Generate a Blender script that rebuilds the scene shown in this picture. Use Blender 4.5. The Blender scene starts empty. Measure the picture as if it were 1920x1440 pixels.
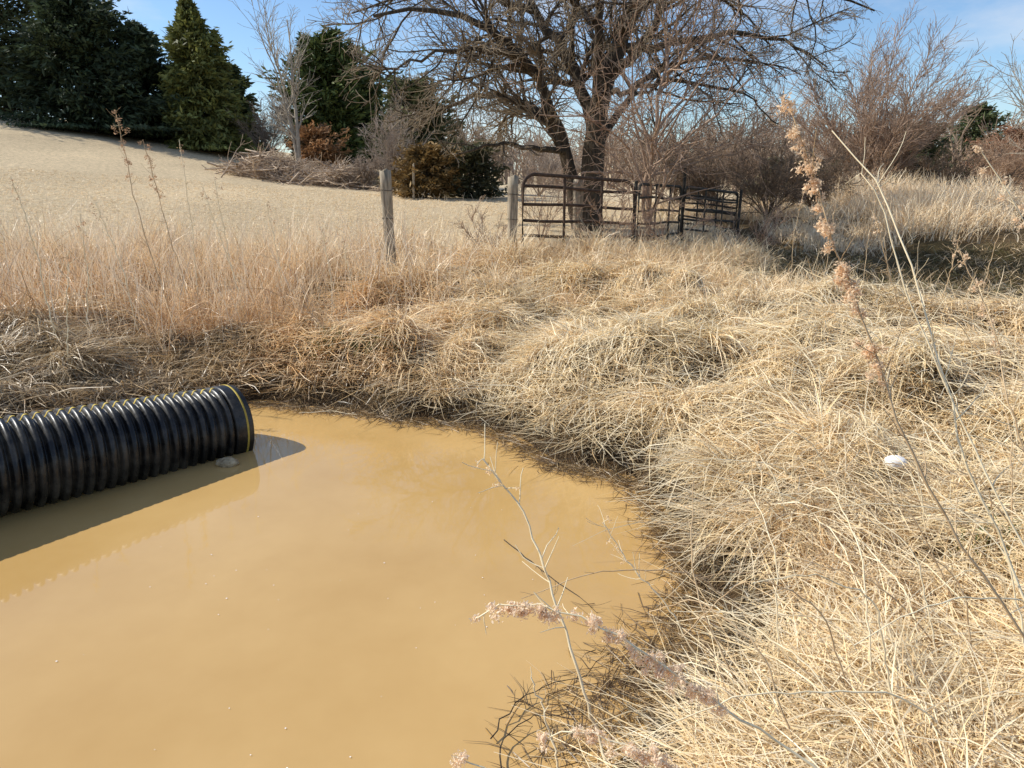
import bpy, math, random
import numpy as np
from mathutils import Vector, Matrix
rng = np.random.default_rng(11); random.seed(5)
C = bpy.context.scene.collection
H, PT, F = 2.0, math.radians(17), 1280.0
cp, sp = math.cos(PT), math.sin(PT)

# ------------------------------------------------------------------ camera maths used to measure the place
def ray(px, py):
    u = (px-960)/F; v = (720-py)/F
    return np.array([u, cp+v*sp, -sp+v*cp])
def at(px, py, Y):
    d = ray(px, py); return np.array([0, 0, H])+d*(Y/d[1])
def on_z(px, py, z=0):
    d = ray(px, py); return np.array([0, 0, H])+d*((z-H)/d[2])

# ------------------------------------------------------------------ noise
def vnoise(x, y, s=0):
    xi = np.floor(x); yi = np.floor(y); fx = x-xi; fy = y-yi
    fx = fx*fx*(3-2*fx); fy = fy*fy*(3-2*fy)
    def h(a, b):
        q = np.sin(a*127.1+b*311.7+s*74.7)*43758.5453; return q-np.floor(q)
    return (h(xi, yi)*(1-fx)+h(xi+1, yi)*fx)*(1-fy)+(h(xi, yi+1)*(1-fx)+h(xi+1, yi+1)*fx)*fy
def fbm(x, y, s=0, o=3):
    r = 0; a = .5; n = 0
    for k in range(o):
        r = r+a*vnoise(x*2**k, y*2**k, s+k*3.1); n += a; a *= .5
    return r/n
def sstep(a, b, x):
    t = np.clip((x-a)/(b-a), 0, 1); return t*t*(3-2*t)

# ------------------------------------------------------------------ terrain
shore_px = [(480, 752), (560, 760), (640, 764), (700, 772), (760, 782), (840, 788), (920, 800), (985, 832), (1050, 866), (1110, 876), (1180, 892),
            (1235, 935), (1268, 985), (1300, 1030), (1330, 1080), (1345, 1140), (1345, 1200), (1320, 1245), (1275, 1290), (1235, 1350), (1150, 1440)]
shore = [tuple(on_z(*p)[:2]) for p in shore_px]
lx, ly = shore[-1]
shore += [(lx-.1, ly-.5), (-.2, .6), (-.4, -.6), (-1.2, -2.5), (-7, -2.5), (-8.5, .5), (-6.2, 2.1), (-4.6, 3.5), (-3.6, 4.7), (-2.8, 5.55)]
SH = np.array(shore)
def sdist(x, y):
    d = np.full(x.shape, 1e9); ins = np.zeros(x.shape, bool)
    n = len(SH)
    for i in range(n):
        ax, ay = SH[i]; bx, by = SH[(i+1) % n]
        ex, ey = bx-ax, by-ay
        t = np.clip(((x-ax)*ex+(y-ay)*ey)/(ex*ex+ey*ey), 0, 1)
        d = np.minimum(d, (x-ax-t*ex)**2+(y-ay-t*ey)**2)
        if abs(ey) > 1e-9:
            c = ((ay > y) != (by > y)) & (x < ex*(y-ay)/ey+ax)
            ins ^= c
    d = np.sqrt(d)
    return np.where(ins, -d, d)
CT = np.array([(-1.5, -2, .4), (1.5, 1.5, .36), (3, 3, .45), (4, 6, .58), (.5, 7, .5), (-2, 7, .40), (-4.5, 6, .45), (-7, 4, .5), (-8, 8, .62), (-1.8, 9.8, .60),
      (0, 10.6, .62), (3, 11, .60), (6, 8.8, .36), (6.8, 11.2, .30), (4.2, 9.2, .45), (10, 15.5, 1.1), (8, 16, 1.05), (-9, 12, 1.05), (-15, 20, 2.4), (-21, 30, 4.15), (-30, 40, 5.6), (-6.3, 30, 1.65),
      (-.5, 25, 1.25), (5, 18, 1.0), (12, 30, 1.0), (30, 40, 1.2), (0, 60, 1.3), (40, 80, 1.5), (-40, 80, 6.5), (-60, 40, 7.5), (60, 30, 1.5), (5, 2, .5), (8, 5, .62), (20, 10, 1.0), (-14, 34, 3.1)])
def tps(r2): return np.where(r2 > 0, .5*r2*np.log(np.maximum(r2, 1e-12)), 0)
_n = len(CT); _A = np.zeros((_n+3, _n+3))
_A[:_n, :_n] = tps((CT[:, None, 0]-CT[None, :, 0])**2+(CT[:, None, 1]-CT[None, :, 1])**2)+np.eye(_n)*.5
_A[:_n, _n] = 1; _A[:_n, _n+1:] = CT[:, :2]; _A[_n, :_n] = 1; _A[_n+1:, :_n] = CT[:, :2].T
_w = np.linalg.solve(_A, np.concatenate([CT[:, 2], [0, 0, 0]]))
def broad(x, y):
    xc = np.clip(x, -90, 90); yc = np.clip(y, -10, 110)
    r = _w[_n]+_w[_n+1]*xc+_w[_n+2]*yc
    for i in range(_n): r = r+_w[i]*tps((xc-CT[i, 0])**2+(yc-CT[i, 1])**2)
    R = np.hypot(x, y); k = sstep(60, 140, R)
    return r*(1-k)+2.2*k
def field_mask(x, y): return sstep(10.8, 12.2, y+.35*np.sin(x*1.3)+.06*np.maximum(-x-2, 0))*(1-sstep(2.8, 4.5, x)*(1-sstep(17, 22, y)))
def hollow(x, y): return sstep(3.0, 4.4, x+.4*np.sin(y*1.9))*(1-sstep(12.5, 15, x))*sstep(7.6, 8.8, y+.5*np.sin(x*1.7))*(1-sstep(12.6, 14.0, y+.4*np.sin(x*2.1)))  # dip on the right, also the mask for its painted shade
def mounds(x, y):
    a = sstep(.38, .78, vnoise(x*.95+.3, y*1.2, 5)); b = sstep(.35, .85, vnoise(x*2.4, y*2.9+.4, 6))
    return .32*(fbm(x*.8, y*.8, 1)-.5)+.21*(a-.4)+.16*(b-.4)+.18*(fbm(x*5, y*6, 7, 2)-.5)
def terr(x, y):
    x = np.asarray(x, float); y = np.asarray(y, float)
    d = sdist(x, y)+.20*(fbm(x*2.6, y*2.6, 4)-.5)
    b = np.maximum(broad(x, y), .25)
    m = mounds(x, y)*sstep(0, .7, d)*(1-.93*field_mask(x, y))*(1-.5*sstep(8.5, 10, y))
    m = m*(1-sstep(30, 50, np.hypot(x, y)))
    up = np.maximum(b+m, .12)*(1-np.exp(-np.maximum(d, 0)/.45))
    return np.where(d > 0, up, -.4*(1-np.exp(np.minimum(d, 0)/.35))), d
GX0, GX1, GY0, GY1, GS = -16., 18., -1., 24., .05
_gx = np.arange(GX0, GX1, GS); _gy = np.arange(GY0, GY1, GS)
_X, _Y = np.meshgrid(_gx, _gy); HG, DG = terr(_X, _Y)
def lookup(G, x, y):
    fx = np.clip((x-GX0)/GS, 0, len(_gx)-1.001); fy = np.clip((y-GY0)/GS, 0, len(_gy)-1.001)
    i = fx.astype(int); j = fy.astype(int); a = fx-i; b = fy-j
    return (G[j, i]*(1-a)+G[j, i+1]*a)*(1-b)+(G[j+1, i]*(1-a)+G[j+1, i+1]*a)*b
def hz(x, y): return lookup(HG, x, y)
def hgt(x, y): return float(terr(np.array([float(x)]), np.array([float(y)]))[0][0])
def on_ground(px, py, y0=1.2, y1=90, lift=0.):
    Y = np.exp(np.linspace(math.log(y0), math.log(y1), 900)); d = ray(px, py)
    X = d[0]/d[1]*Y; Z = H+d[2]/d[1]*Y; T = terr(X, Y)[0]+lift
    k = np.argmax(T > Z) if (T > Z).any() else 899
    return np.array([X[k], Y[k], max(T[k], 0)])
def foot(px, Y):
    d = ray(px, 400); x = d[0]/d[1]*Y
    return np.array([x, Y, hgt(x, Y)])

# ------------------------------------------------------------------ mesh helpers
def build(name, V, Q, mat, parent=None, col=None, smooth=False):
    V = np.asarray(V, np.float32).reshape(-1, 3); Q = np.asarray(Q, np.int32).reshape(-1, 4)
    me = bpy.data.meshes.new(name); me.vertices.add(len(V)); me.vertices.foreach_set('co', V.ravel())
    me.loops.add(Q.size); me.loops.foreach_set('vertex_index', Q.ravel())
    me.polygons.add(len(Q)); me.polygons.foreach_set('loop_start', np.arange(0, Q.size, 4, dtype=np.int32))
    me.update(calc_edges=True)
    if smooth: me.polygons.foreach_set('use_smooth', np.ones(len(Q), bool))
    if col is not None:
        a = me.color_attributes.new('Col', 'FLOAT_COLOR', 'POINT')
        c = np.ones((len(V), 4), np.float32); c[:, :3] = col; a.data.foreach_set('color', c.ravel())
    me.materials.append(mat)
    o = bpy.data.objects.new(name, me); C.objects.link(o)
    if parent is not None:
        o.parent = parent; off = Vector((0, 0, 0)); p = parent
        while p is not None: off += p.location; p = p.parent
        me.transform(Matrix.Translation(-off))
    return o
def tag(o, label=None, cat=None, group=None, kind=None):
    for k, v in (('label', label), ('category', cat), ('group', group), ('kind', kind)):
        if v: o[k] = v
    return o
def thing(name, label, cat, loc, group=None):
    o = bpy.data.objects.new(name, None); C.objects.link(o); o.location = [float(v) for v in loc]; o.empty_display_size = .1
    return tag(o, label, cat, group)
def norm(v): return v/np.maximum(np.linalg.norm(v, axis=-1, keepdims=True), 1e-9)
def soft(c):
    m = c.max(axis=-1, keepdims=True); return c*np.minimum(1, .97/np.maximum(m, 1e-6))
def tubes(P, R, n=4):
    P = np.asarray(P, float); R = np.asarray(R, float)
    if P.ndim == 2: P = P[None]; R = R[None]
    N, K = P.shape[:2]
    T = norm(np.gradient(P, axis=1))
    ref = np.where(np.abs(T[:, :1, 2:3]) > .85, np.array([1., 0, 0]), np.array([0, 0, 1.]))
    ref = np.broadcast_to(ref, T.shape)
    U = norm(np.cross(T, ref)); W = np.cross(T, U)
    a = np.arange(n)/n*2*math.pi
    V = P[:, :, None]+R[:, :, None, None]*(np.cos(a)[:, None]*U[:, :, None]+np.sin(a)[:, None]*W[:, :, None])
    b = (np.arange(N)*K*n)[:, None, None]; k = (np.arange(K-1)*n)[None, :, None]; s = np.arange(n)[None, None]; s2 = (s+1) % n
    Q = np.stack([b+k+s, b+k+s2, b+k+n+s2, b+k+n+s], -1).reshape(-1, 4)
    return V.reshape(-1, 3), Q
def join(parts):
    Vs, Qs, o = [], [], 0
    for V, Q in parts: Vs.append(V); Qs.append(Q+o); o += len(V)
    return np.concatenate(Vs), np.concatenate(Qs)
def resample(pts, K):
    p = np.asarray(pts, float); d = np.r_[0, np.cumsum(np.linalg.norm(np.diff(p[:, :3], axis=0), axis=1))]
    m = max(K*4, 60); t = np.linspace(0, d[-1], m); f = np.stack([np.interp(t, d, p[:, i]) for i in range(p.shape[1])], 1)
    w = max(3, m//(len(p)*2)) | 1; ker = np.ones(w)/w
    for _ in range(2):
        g = np.pad(f, ((w//2, w//2), (0, 0)), mode='edge'); g = np.stack([np.convolve(g[:, i], ker, 'valid') for i in range(f.shape[1])], 1)
        g[0] = f[0]; g[-1] = f[-1]; f = g
    return f[np.linspace(0, m-1, K).astype(int)]

# ------------------------------------------------------------------ materials
def mat(name):
    m = bpy.data.materials.new(name); m.use_nodes = True; nt = m.node_tree
    return m, nt, nt.nodes['Principled BSDF']
def L(nt, a, b): nt.links.new(a, b)
def noise(nt, scale, detail=4, rough=.6, vec=None):
    n = nt.nodes.new('ShaderNodeTexNoise'); n.inputs['Scale'].default_value = scale; n.inputs['Detail'].default_value = detail; n.inputs['Roughness'].default_value = rough
    if vec is not None: L(nt, vec, n.inputs['Vector'])
    return n
def ramp(nt, src, stops):
    r = nt.nodes.new('ShaderNodeValToRGB'); e = r.color_ramp.elements
    while len(e) < len(stops): e.new(.5)
    for i, (p, c) in enumerate(stops): e[i].position = p; e[i].color = (*c, 1)
    L(nt, src, r.inputs[0]); return r
def objcoord(nt):
    t = nt.nodes.new('ShaderNodeTexCoord'); return t.outputs['Object']
def bump(nt, src, b, st, dist=.01):
    n = nt.nodes.new('ShaderNodeBump'); n.inputs['Strength'].default_value = st; n.inputs['Distance'].default_value = dist
    L(nt, src, n.inputs['Height']); L(nt, n.outputs[0], b.inputs['Normal'])
def attr_mat(name, rough=.7, trans=0.0, spec=.2):
    m, nt, b = mat(name); a = nt.nodes.new('ShaderNodeVertexColor'); a.layer_name = 'Col'
    L(nt, a.outputs[0], b.inputs['Base Color']); b.inputs['Roughness'].default_value = rough; b.inputs['Specular IOR Level'].default_value = spec
    if trans:
        t = nt.nodes.new('ShaderNodeBsdfTranslucent'); L(nt, a.outputs[0], t.inputs[0])
        s = nt.nodes.new('ShaderNodeMixShader'); s.inputs[0].default_value = trans
        L(nt, b.outputs[0], s.inputs[1]); L(nt, t.outputs[0], s.inputs[2]); L(nt, s.outputs[0], nt.nodes['Material Output'].inputs[0])
    return m
M_grass = attr_mat('dry_grass', .40, .24, .45)
M_leaf = attr_mat('needles', .6, .2, .2)
M_fluff = attr_mat('seed_fluff', .9, .45, .05)
def noisy(name, c1, c2, scale, rough=.8, bs=.5, bd=.01, metal=0, stretch=None):
    m, nt, b = mat(name); v = objcoord(nt)
    if stretch:
        mp = nt.nodes.new('ShaderNodeMapping'); mp.inputs['Scale'].default_value = stretch; L(nt, v, mp.inputs[0]); v = mp.outputs[0]
    n = noise(nt, scale, 6, .65, v); r = ramp(nt, n.outputs[0], [(.32, c1), (.68, c2)])
    L(nt, r.outputs[0], b.inputs['Base Color']); b.inputs['Roughness'].default_value = rough; b.inputs['Metallic'].default_value = metal
    b.inputs['Specular IOR Level'].default_value = .25
    if bs: bump(nt, n.outputs[0], b, bs, bd)
    return m
M_bark = noisy('dark_bark', (.030, .023, .016), (.15, .115, .078), 9, .9, 1, .04, 0, (3, 3, .6))
M_twig = noisy('grey_twig', (.17, .13, .085), (.38, .30, .205), 3, bs=0)
M_red = noisy('red_twig', (.26, .165, .11), (.54, .385, .27), 2.2, bs=0)
M_fan = noisy('pale_brown_twig', (.27, .18, .125), (.52, .38, .28), 1.5, bs=0)
M_pale = noisy('pale_bark', (.26, .22, .17), (.52, .45, .35), 4)
M_wood = noisy('weathered_wood', (.14, .115, .08), (.52, .43, .31), 10, .9, 1, .01, 0, (4, 4, .4))
M_rust = noisy('rusty_steel', (.030, .022, .017), (.115, .070, .045), 14, .75, .4, .003)
M_steel = noisy('dark_green_steel', (.025, .028, .024), (.085, .07, .055), 14, .7, .4, .003)
M_stem = noisy('straw_stem', (.78, .62, .38), (.95, .83, .58), 8, .5, .2, .002)
M_stemb = noisy('brown_stem', (.42, .28, .15), (.72, .54, .33), 8, .7, .2, .002)
M_brush = noisy('cut_brush', (.34, .245, .165), (.66, .52, .38), 2, bs=0)
M_stone = noisy('pale_stone', (.8, .78, .74), (.93, .91, .88), 6, .8, .4, .01)
M_clod = noisy('foam_clod', (.22, .15, .08), (.70, .56, .34), 20, .9, 1, .02)
M_far = noisy('far_brown_twig', (.22, .155, .105), (.44, .33, .24), 1, bs=0)
M_gray = noisy('grey_bush_twig', (.26, .20, .155), (.48, .39, .31), 1.5, bs=0)
M_dark = noisy('dark_brush', (.11, .075, .05), (.28, .20, .135), 1.5, bs=0)

# ------------------------------------------------------------------ world, sun, camera
SUN = np.array([-.93, .16, .0]); SUN /= np.linalg.norm(SUN); EL = math.radians(41)
w = bpy.data.worlds.new('World'); bpy.context.scene.world = w; w.use_nodes = True; nt = w.node_tree
bg = nt.nodes['Background']; sky = nt.nodes.new('ShaderNodeTexSky'); sky.sky_type = 'NISHITA'; sky.sun_disc = False
sky.sun_elevation = EL; sky.sun_rotation = math.atan2(SUN[0], SUN[1]); sky.air_density = 1.0; sky.dust_density = .3; sky.ozone_density = 2.4
tc = nt.nodes.new('ShaderNodeTexCoord'); mp = nt.nodes.new('ShaderNodeMapping'); mp.inputs['Scale'].default_value = (1.2, 1.6, 3.5); mp.inputs['Rotation'].default_value = (.15, .2, .3)
L(nt, tc.outputs['Generated'], mp.inputs[0]); n = noise(nt, 1.7, 7, .62, mp.outputs[0]); r = ramp(nt, n.outputs[0], [(.47, (0, 0, 0)), (.72, (.6, .6, .6))])
tint = nt.nodes.new('ShaderNodeMix'); tint.data_type = 'RGBA'; tint.blend_type = 'MULTIPLY'; tint.inputs[0].default_value = 1; tint.inputs[7].default_value = (.88, 1.0, 1.12, 1); L(nt, sky.outputs[0], tint.inputs[6])
mx = nt.nodes.new('ShaderNodeMix'); mx.data_type = 'RGBA'; L(nt, r.outputs[0], mx.inputs[0]); L(nt, tint.outputs[2], mx.inputs[6]); mx.inputs[7].default_value = (6.8, 6.7, 6.7, 1)
L(nt, mx.outputs[2], bg.inputs[0]); bg.inputs[1].default_value = .14
sd = bpy.data.lights.new('sun', 'SUN'); sd.energy = 5; sd.angle = math.radians(.5); sd.color = (1, .96, .87)
so = bpy.data.objects.new('sun', sd); C.objects.link(so)
so.rotation_euler = Vector((SUN[0]*math.cos(EL), SUN[1]*math.cos(EL), math.sin(EL))).to_track_quat('Z', 'Y').to_euler()
cd = bpy.data.cameras.new('camera'); cd.sensor_width = 36; cd.lens = 24; cd.clip_start = .05; cd.clip_end = 2000
co = bpy.data.objects.new('camera', cd); C.objects.link(co); co.location = (0, 0, H); co.rotation_euler = (math.pi/2-PT, 0, 0)
bpy.context.scene.camera = co
bpy.context.scene.view_settings.view_transform = 'Standard'; bpy.context.scene.view_settings.look = 'None'; bpy.context.scene.view_settings.exposure = 0

# ------------------------------------------------------------------ ground
s = np.linspace(-1, 1, 471); g = 600*np.sinh(7*s)/math.sinh(7)
X, Y = np.meshgrid(g+.5, g+5); Z, D = terr(X, Y)
Xf, Yf, Df = X.ravel(), Y.ravel(), D.ravel(); n1 = len(s)
def ground_col(x, y, d):
    c = np.tile(np.array([.21, .14, .068]), (len(x), 1)); k = fbm(x*.7, y*.7, 9)
    c = c*(.6+.7*k[:, None])
    fm = field_mask(x, y)[:, None]; q = fbm(x*.35, y*.35, 12)[:, None]
    c = c*(1-fm)+fm*(np.array([.84, .65, .40])*(.78+.4*q))
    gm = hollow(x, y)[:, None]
    c = c*(1-gm)+gm*np.array([.095, .07, .028])  # shadow lying in the hollow is painted into the ground colour
    mud = (1-sstep(.02, .28, d))[:, None]
    return c*(1-mud)+mud*np.array([.10, .062, .03])
i = np.arange(n1-1)[:, None]*n1+np.arange(n1-1)[None]
Q = np.stack([i, i+1, i+n1+1, i+n1], -1)
mg, nt, b = mat('earth_and_thatch'); a = nt.nodes.new('ShaderNodeVertexColor'); a.layer_name = 'Col'; v = objcoord(nt)
n = noise(nt, 9, 8, .75, v); n2 = noise(nt, 60, 4, .7, v)
ad = nt.nodes.new('ShaderNodeMath'); ad.operation = 'ADD'; L(nt, n.outputs[0], ad.inputs[0]); L(nt, n2.outputs[0], ad.inputs[1])
hf = nt.nodes.new('ShaderNodeMath'); hf.operation = 'MULTIPLY'; hf.inputs[1].default_value = .5; L(nt, ad.outputs[0], hf.inputs[0])
r = ramp(nt, hf.outputs[0], [(.38, (.45,)*3), (.62, (1.15,)*3)])
mx = nt.nodes.new('ShaderNodeMix'); mx.data_type = 'RGBA'; mx.blend_type = 'MULTIPLY'; mx.inputs[0].default_value = 1
L(nt, a.outputs[0], mx.inputs[6]); L(nt, r.outputs[0], mx.inputs[7]); L(nt, mx.outputs[2], b.inputs['Base Color']); b.inputs['Roughness'].default_value = .9
b.inputs['Specular IOR Level'].default_value = .15
bump(nt, ad.outputs[0], b, .8, .03)
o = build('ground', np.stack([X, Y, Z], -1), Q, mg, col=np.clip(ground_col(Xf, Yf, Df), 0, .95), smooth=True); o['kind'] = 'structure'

# water
xs = np.linspace(-9.5, 3, 60); ys = np.linspace(-3, 6.6, 50); X, Y = np.meshgrid(xs, ys); i = np.arange(49)[:, None]*60+np.arange(59)[None]
mw, nt, b = mat('muddy_water'); v = objcoord(nt)
n = noise(nt, .7, 5, .6, v); r = ramp(nt, n.outputs[0], [(.3, (.49, .295, .10)), (.7, (.60, .385, .15))]); L(nt, r.outputs[0], b.inputs['Base Color'])
b.inputs['Roughness'].default_value = .025; b.inputs['IOR'].default_value = 1.4; b.inputs['Specular IOR Level'].default_value = .7
nb = noise(nt, 3.0, 3, .5, v); bump(nt, nb.outputs[0], b, .05, .02)
o = build('water', np.stack([X, Y, np.zeros_like(X)], -1), np.stack([i, i+1, i+61, i+60], -1), mw, smooth=True); o['kind'] = 'structure'

# ------------------------------------------------------------------ grass
def blades(x, y, az, e0, e1, Ln, w, col, K=5, curl=0., lay=.05, roll=1.2):
    N = len(x); t = np.linspace(0, 1, K)[None]
    el = e0[:, None]+(e1-e0)[:, None]*t; azk = az[:, None]+(curl*rng.normal(size=N))[:, None]*t
    st = (Ln/(K-1))[:, None]
    dx = np.cos(el)*np.cos(azk); dy = np.cos(el)*np.sin(azk); dz = np.sin(el)
    def cum(d): return np.concatenate([np.zeros((N, 1)), np.cumsum(((d[:, 1:]+d[:, :-1])/2)*st, 1)], 1)
    px = x[:, None]+cum(dx); py = y[:, None]+cum(dy); pz = hz(x, y)[:, None]+cum(dz)
    fl = np.maximum(hz(px.ravel(), py.ravel()).reshape(px.shape), 0)+.004+(rng.random(N)*lay)[:, None]*np.minimum(1, t*3+.1)
    pz = np.maximum(pz, fl)
    hp = np.stack([-np.sin(azk), np.cos(azk), np.zeros_like(azk)], -1); dr = np.stack([dx, dy, dz], -1); nn = np.cross(dr, hp)
    ro = rng.uniform(-roll, roll, N)[:, None, None]
    sd = np.cos(ro)*hp+np.sin(ro)*nn
    ww = (w[:, None]*(1-.75*t**2))[..., None]*.5
    Pm = np.stack([px, py, pz], -1)
    V = np.stack([Pm-sd*ww, Pm+sd*ww], 2)
    b = (np.arange(N)*K*2)[:, None]; k = (np.arange(K-1)*2)[None]
    Q = np.stack([b+k, b+k+1, b+k+3, b+k+2], -1)
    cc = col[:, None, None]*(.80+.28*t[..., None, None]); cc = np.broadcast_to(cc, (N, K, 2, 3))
    return V.reshape(-1, 3), Q.reshape(-1, 4), cc.reshape(-1, 3)
def gbuild(name, label, cat, sets, m=None):
    Vs, Qs, Cs, o = [], [], [], 0
    for V, Q, c in sets: Vs.append(V); Qs.append(Q+o); Cs.append(c); o += len(V)
    ob = build(name, np.concatenate(Vs), np.concatenate(Qs), m or M_grass, col=soft(np.concatenate(Cs))); return tag(ob, label, cat, kind='stuff')
def polar(N, r0, r1, a0=-50, a1=50):
    a = np.radians(rng.uniform(a0, a1, N)); r = rng.uniform(r0, r1, N); return r*np.sin(a), r*np.cos(a)
PAL = np.array([(1.15, .95, .60), (1.25, 1.08, .76), (1.05, .81, .45), (.84, .60, .32), (1.15, .97, .66), (.52, .37, .20)])
def straw(x, y, n, dark=0.):
    pr = np.array([.3, .25, .2, .09, .12, .04]); c = PAL[rng.choice(6, n, p=pr)]*rng.uniform(.84, 1.1, (n, 1))
    k = fbm(x*1.1, y*1.1, 21)[:, None]; c = c*(.80+.46*k)
    taw = sstep(.1, -1.8, x-.12*(y-5))*.7+.25*sstep(.55, .75, fbm(x*.6, y*.6, 31)); taw = np.clip(taw, 0, 1)[:, None]
    c = soft(c)*(1-taw)+taw*soft(c)*np.array([.92, .79, .66])
    lowleft = (sstep(-.2, -1.8, x)*sstep(8.2, 6.6, y))[:, None]*sstep(.35, .6, fbm(x*1.3, y*1.3, 33))[:, None]
    wet = (1-sstep(.02, .30, lookup(DG, x, y)))[:, None]
    return c*(1-hollow(x, y)[:, None]*.6)*(1-.40*lowleft)*(1-.5*wet)*(1-dark)  # hollow factor darkens the straw to stand in for shadow
def flow(x, y): return fbm(x*.6, y*.6, 41, 2)*5*math.pi+.6
def nearcut(x, y): # the trampled muddy lip close to the camera has hardly any grass
    return (lookup(DG, x, y) > .30) | (y > 3.1) | (rng.random(len(x)) < .12)
sets = []
# darker underlayer of short straw
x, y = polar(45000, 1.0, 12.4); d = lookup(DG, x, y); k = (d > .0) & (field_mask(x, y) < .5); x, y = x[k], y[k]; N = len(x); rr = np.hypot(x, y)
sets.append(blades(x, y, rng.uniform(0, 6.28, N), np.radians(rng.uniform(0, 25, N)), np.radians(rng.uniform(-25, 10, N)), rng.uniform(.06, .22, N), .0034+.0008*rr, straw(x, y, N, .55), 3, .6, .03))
# flat lying thatch
x, y = polar(200000, 1.0, 12.4); d = lookup(DG, x, y); gate_ = .5*fbm(x*1.7, y*2.4, 51)+.5*fbm(x*4.2, y*5.2, 52, 2)
k = (d > .03) & ((d > .14) | (rng.random(len(d)) < .3)) & (gate_ > .445+.035*rng.normal(size=len(x))) & (field_mask(x, y) < .5) & (rng.random(len(x)) > hollow(x, y)*.88) & nearcut(x, y); x, y = x[k], y[k]; N = len(x); rr = np.hypot(x, y)
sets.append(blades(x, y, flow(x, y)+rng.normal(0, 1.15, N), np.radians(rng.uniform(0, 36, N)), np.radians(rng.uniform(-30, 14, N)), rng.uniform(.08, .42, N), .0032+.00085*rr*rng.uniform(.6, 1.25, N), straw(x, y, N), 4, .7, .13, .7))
# tussocks flopped over
tx, ty = polar(1500, 1.1, 12.0); d = lookup(DG, tx, ty); k = (d > .14) & (field_mask(tx, ty) < .5) & (rng.random(len(tx)) < .2+1.1*sstep(.4, .6, fbm(tx*1.1, ty*1.1, 55))) & (hollow(tx, ty) < .5) & nearcut(tx, ty); tx, ty = tx[k], ty[k]
per = 85; ci = np.repeat(np.arange(len(tx)), per); N = len(ci); R0 = rng.uniform(.04, .26, len(tx))[ci]
aa = rng.uniform(0, 2*math.pi, N); q = np.sqrt(rng.random(N)); x = tx[ci]+R0*q*np.cos(aa); y = ty[ci]+R0*q*np.sin(aa)
fa = (flow(tx, ty)+rng.normal(0, 1.1, len(tx)))[ci]; az = np.arctan2(np.sin(aa)*.45+np.sin(fa), np.cos(aa)*.45+np.cos(fa))+rng.normal(0, .5, N)
hs = rng.uniform(.4, 1.5, len(tx))[ci]; tc_ = rng.uniform(.74, 1.2, len(tx))[ci][:, None]; rr = np.hypot(x, y)
k = (lookup(DG, x, y) > .05) & nearcut(x, y)
S = lambda v: v[k]
n_ = int(k.sum())
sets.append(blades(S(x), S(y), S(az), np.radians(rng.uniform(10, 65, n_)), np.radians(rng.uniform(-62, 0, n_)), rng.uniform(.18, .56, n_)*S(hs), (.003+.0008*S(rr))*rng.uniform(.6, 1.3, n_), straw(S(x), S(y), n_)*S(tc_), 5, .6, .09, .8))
# long broken stalks lying across
x, y = polar(19000, 1.0, 11.5); k = (lookup(DG, x, y) > .10) & (field_mask(x, y) < .4) & (hollow(x, y) < .5) & nearcut(x, y); x, y = x[k], y[k]; N = len(x)
sets.append(blades(x, y, rng.uniform(0, 6.28, N), np.radians(rng.uniform(0, 28, N)), np.radians(rng.uniform(-14, 10, N)), rng.uniform(.25, .85, N), .0042+.00045*y, straw(x, y, N)*1.15, 3, .2, .15, .7))
gbuild('matted_grass', 'pale matted dead grass lying over the pond bank', 'dry grass', sets)
# standing tawny grass along the fence and on the left bank
sets = []
x, y = polar(90000, 5.6, 13.0, -55, 50); d = lookup(DG, x, y)
pr = sstep(7.0, 8.6, y+np.maximum(-x-1.0, 0)*.42+2.2*(fbm(x*.5, y*.5, 61)-.5))*(1-field_mask(x, y))*sstep(.38, .56, fbm(x*1.4, y*1.4, 62)); pr = pr*(1-.9*hollow(x, y))*(1-.6*sstep(3.2, 4.5, x)*(y < 12.6))
near_post = np.exp(-((x+1.75)**2/.5+(y-9.2)**2/1.0))
k = (d > .4) & (rng.random(len(x)) < pr*(1-.8*near_post)); x, y = x[k], y[k]; N = len(x); lf = sstep(-.8, -3, x)
col = np.array([(1.02, .78, .46), (1.15, .95, .64), (.66, .44, .23), (1.05, .82, .52)])[rng.choice(4, N)]*rng.uniform(.72, 1.1, (N, 1))*(.74+.5*fbm(x*.9, y*.9, 64))[:, None]
rust = (lf*sstep(9.4, 7.8, y))[:, None]; col = soft(col)*(1-rust*np.array([.10, .19, .26]))
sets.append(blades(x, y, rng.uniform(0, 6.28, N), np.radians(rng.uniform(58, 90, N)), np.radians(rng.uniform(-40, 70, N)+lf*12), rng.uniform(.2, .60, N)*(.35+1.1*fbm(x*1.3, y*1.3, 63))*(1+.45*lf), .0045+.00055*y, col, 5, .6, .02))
# bank of taller grass burying the foot of gate and corral
x = rng.uniform(-.3, 4.4, 8500); y = 10.2+.38*np.maximum(x, 0)+rng.normal(0, .34, 8500); N = len(x)
col = np.array([(1.05, .84, .52), (1.15, .97, .66), (.76, .54, .31)])[rng.choice(3, N)]*rng.uniform(.75, 1.05, (N, 1))
sets.append(blades(x, y, rng.uniform(0, 6.28, N), np.radians(rng.uniform(60, 88, N)), np.radians(rng.uniform(-50, 60, N)), rng.uniform(.25, .72, N)*(.15+1.3*fbm(x*1.6, y*1.2, 66)), np.full(N, .010), col, 5, .6, .02))
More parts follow.
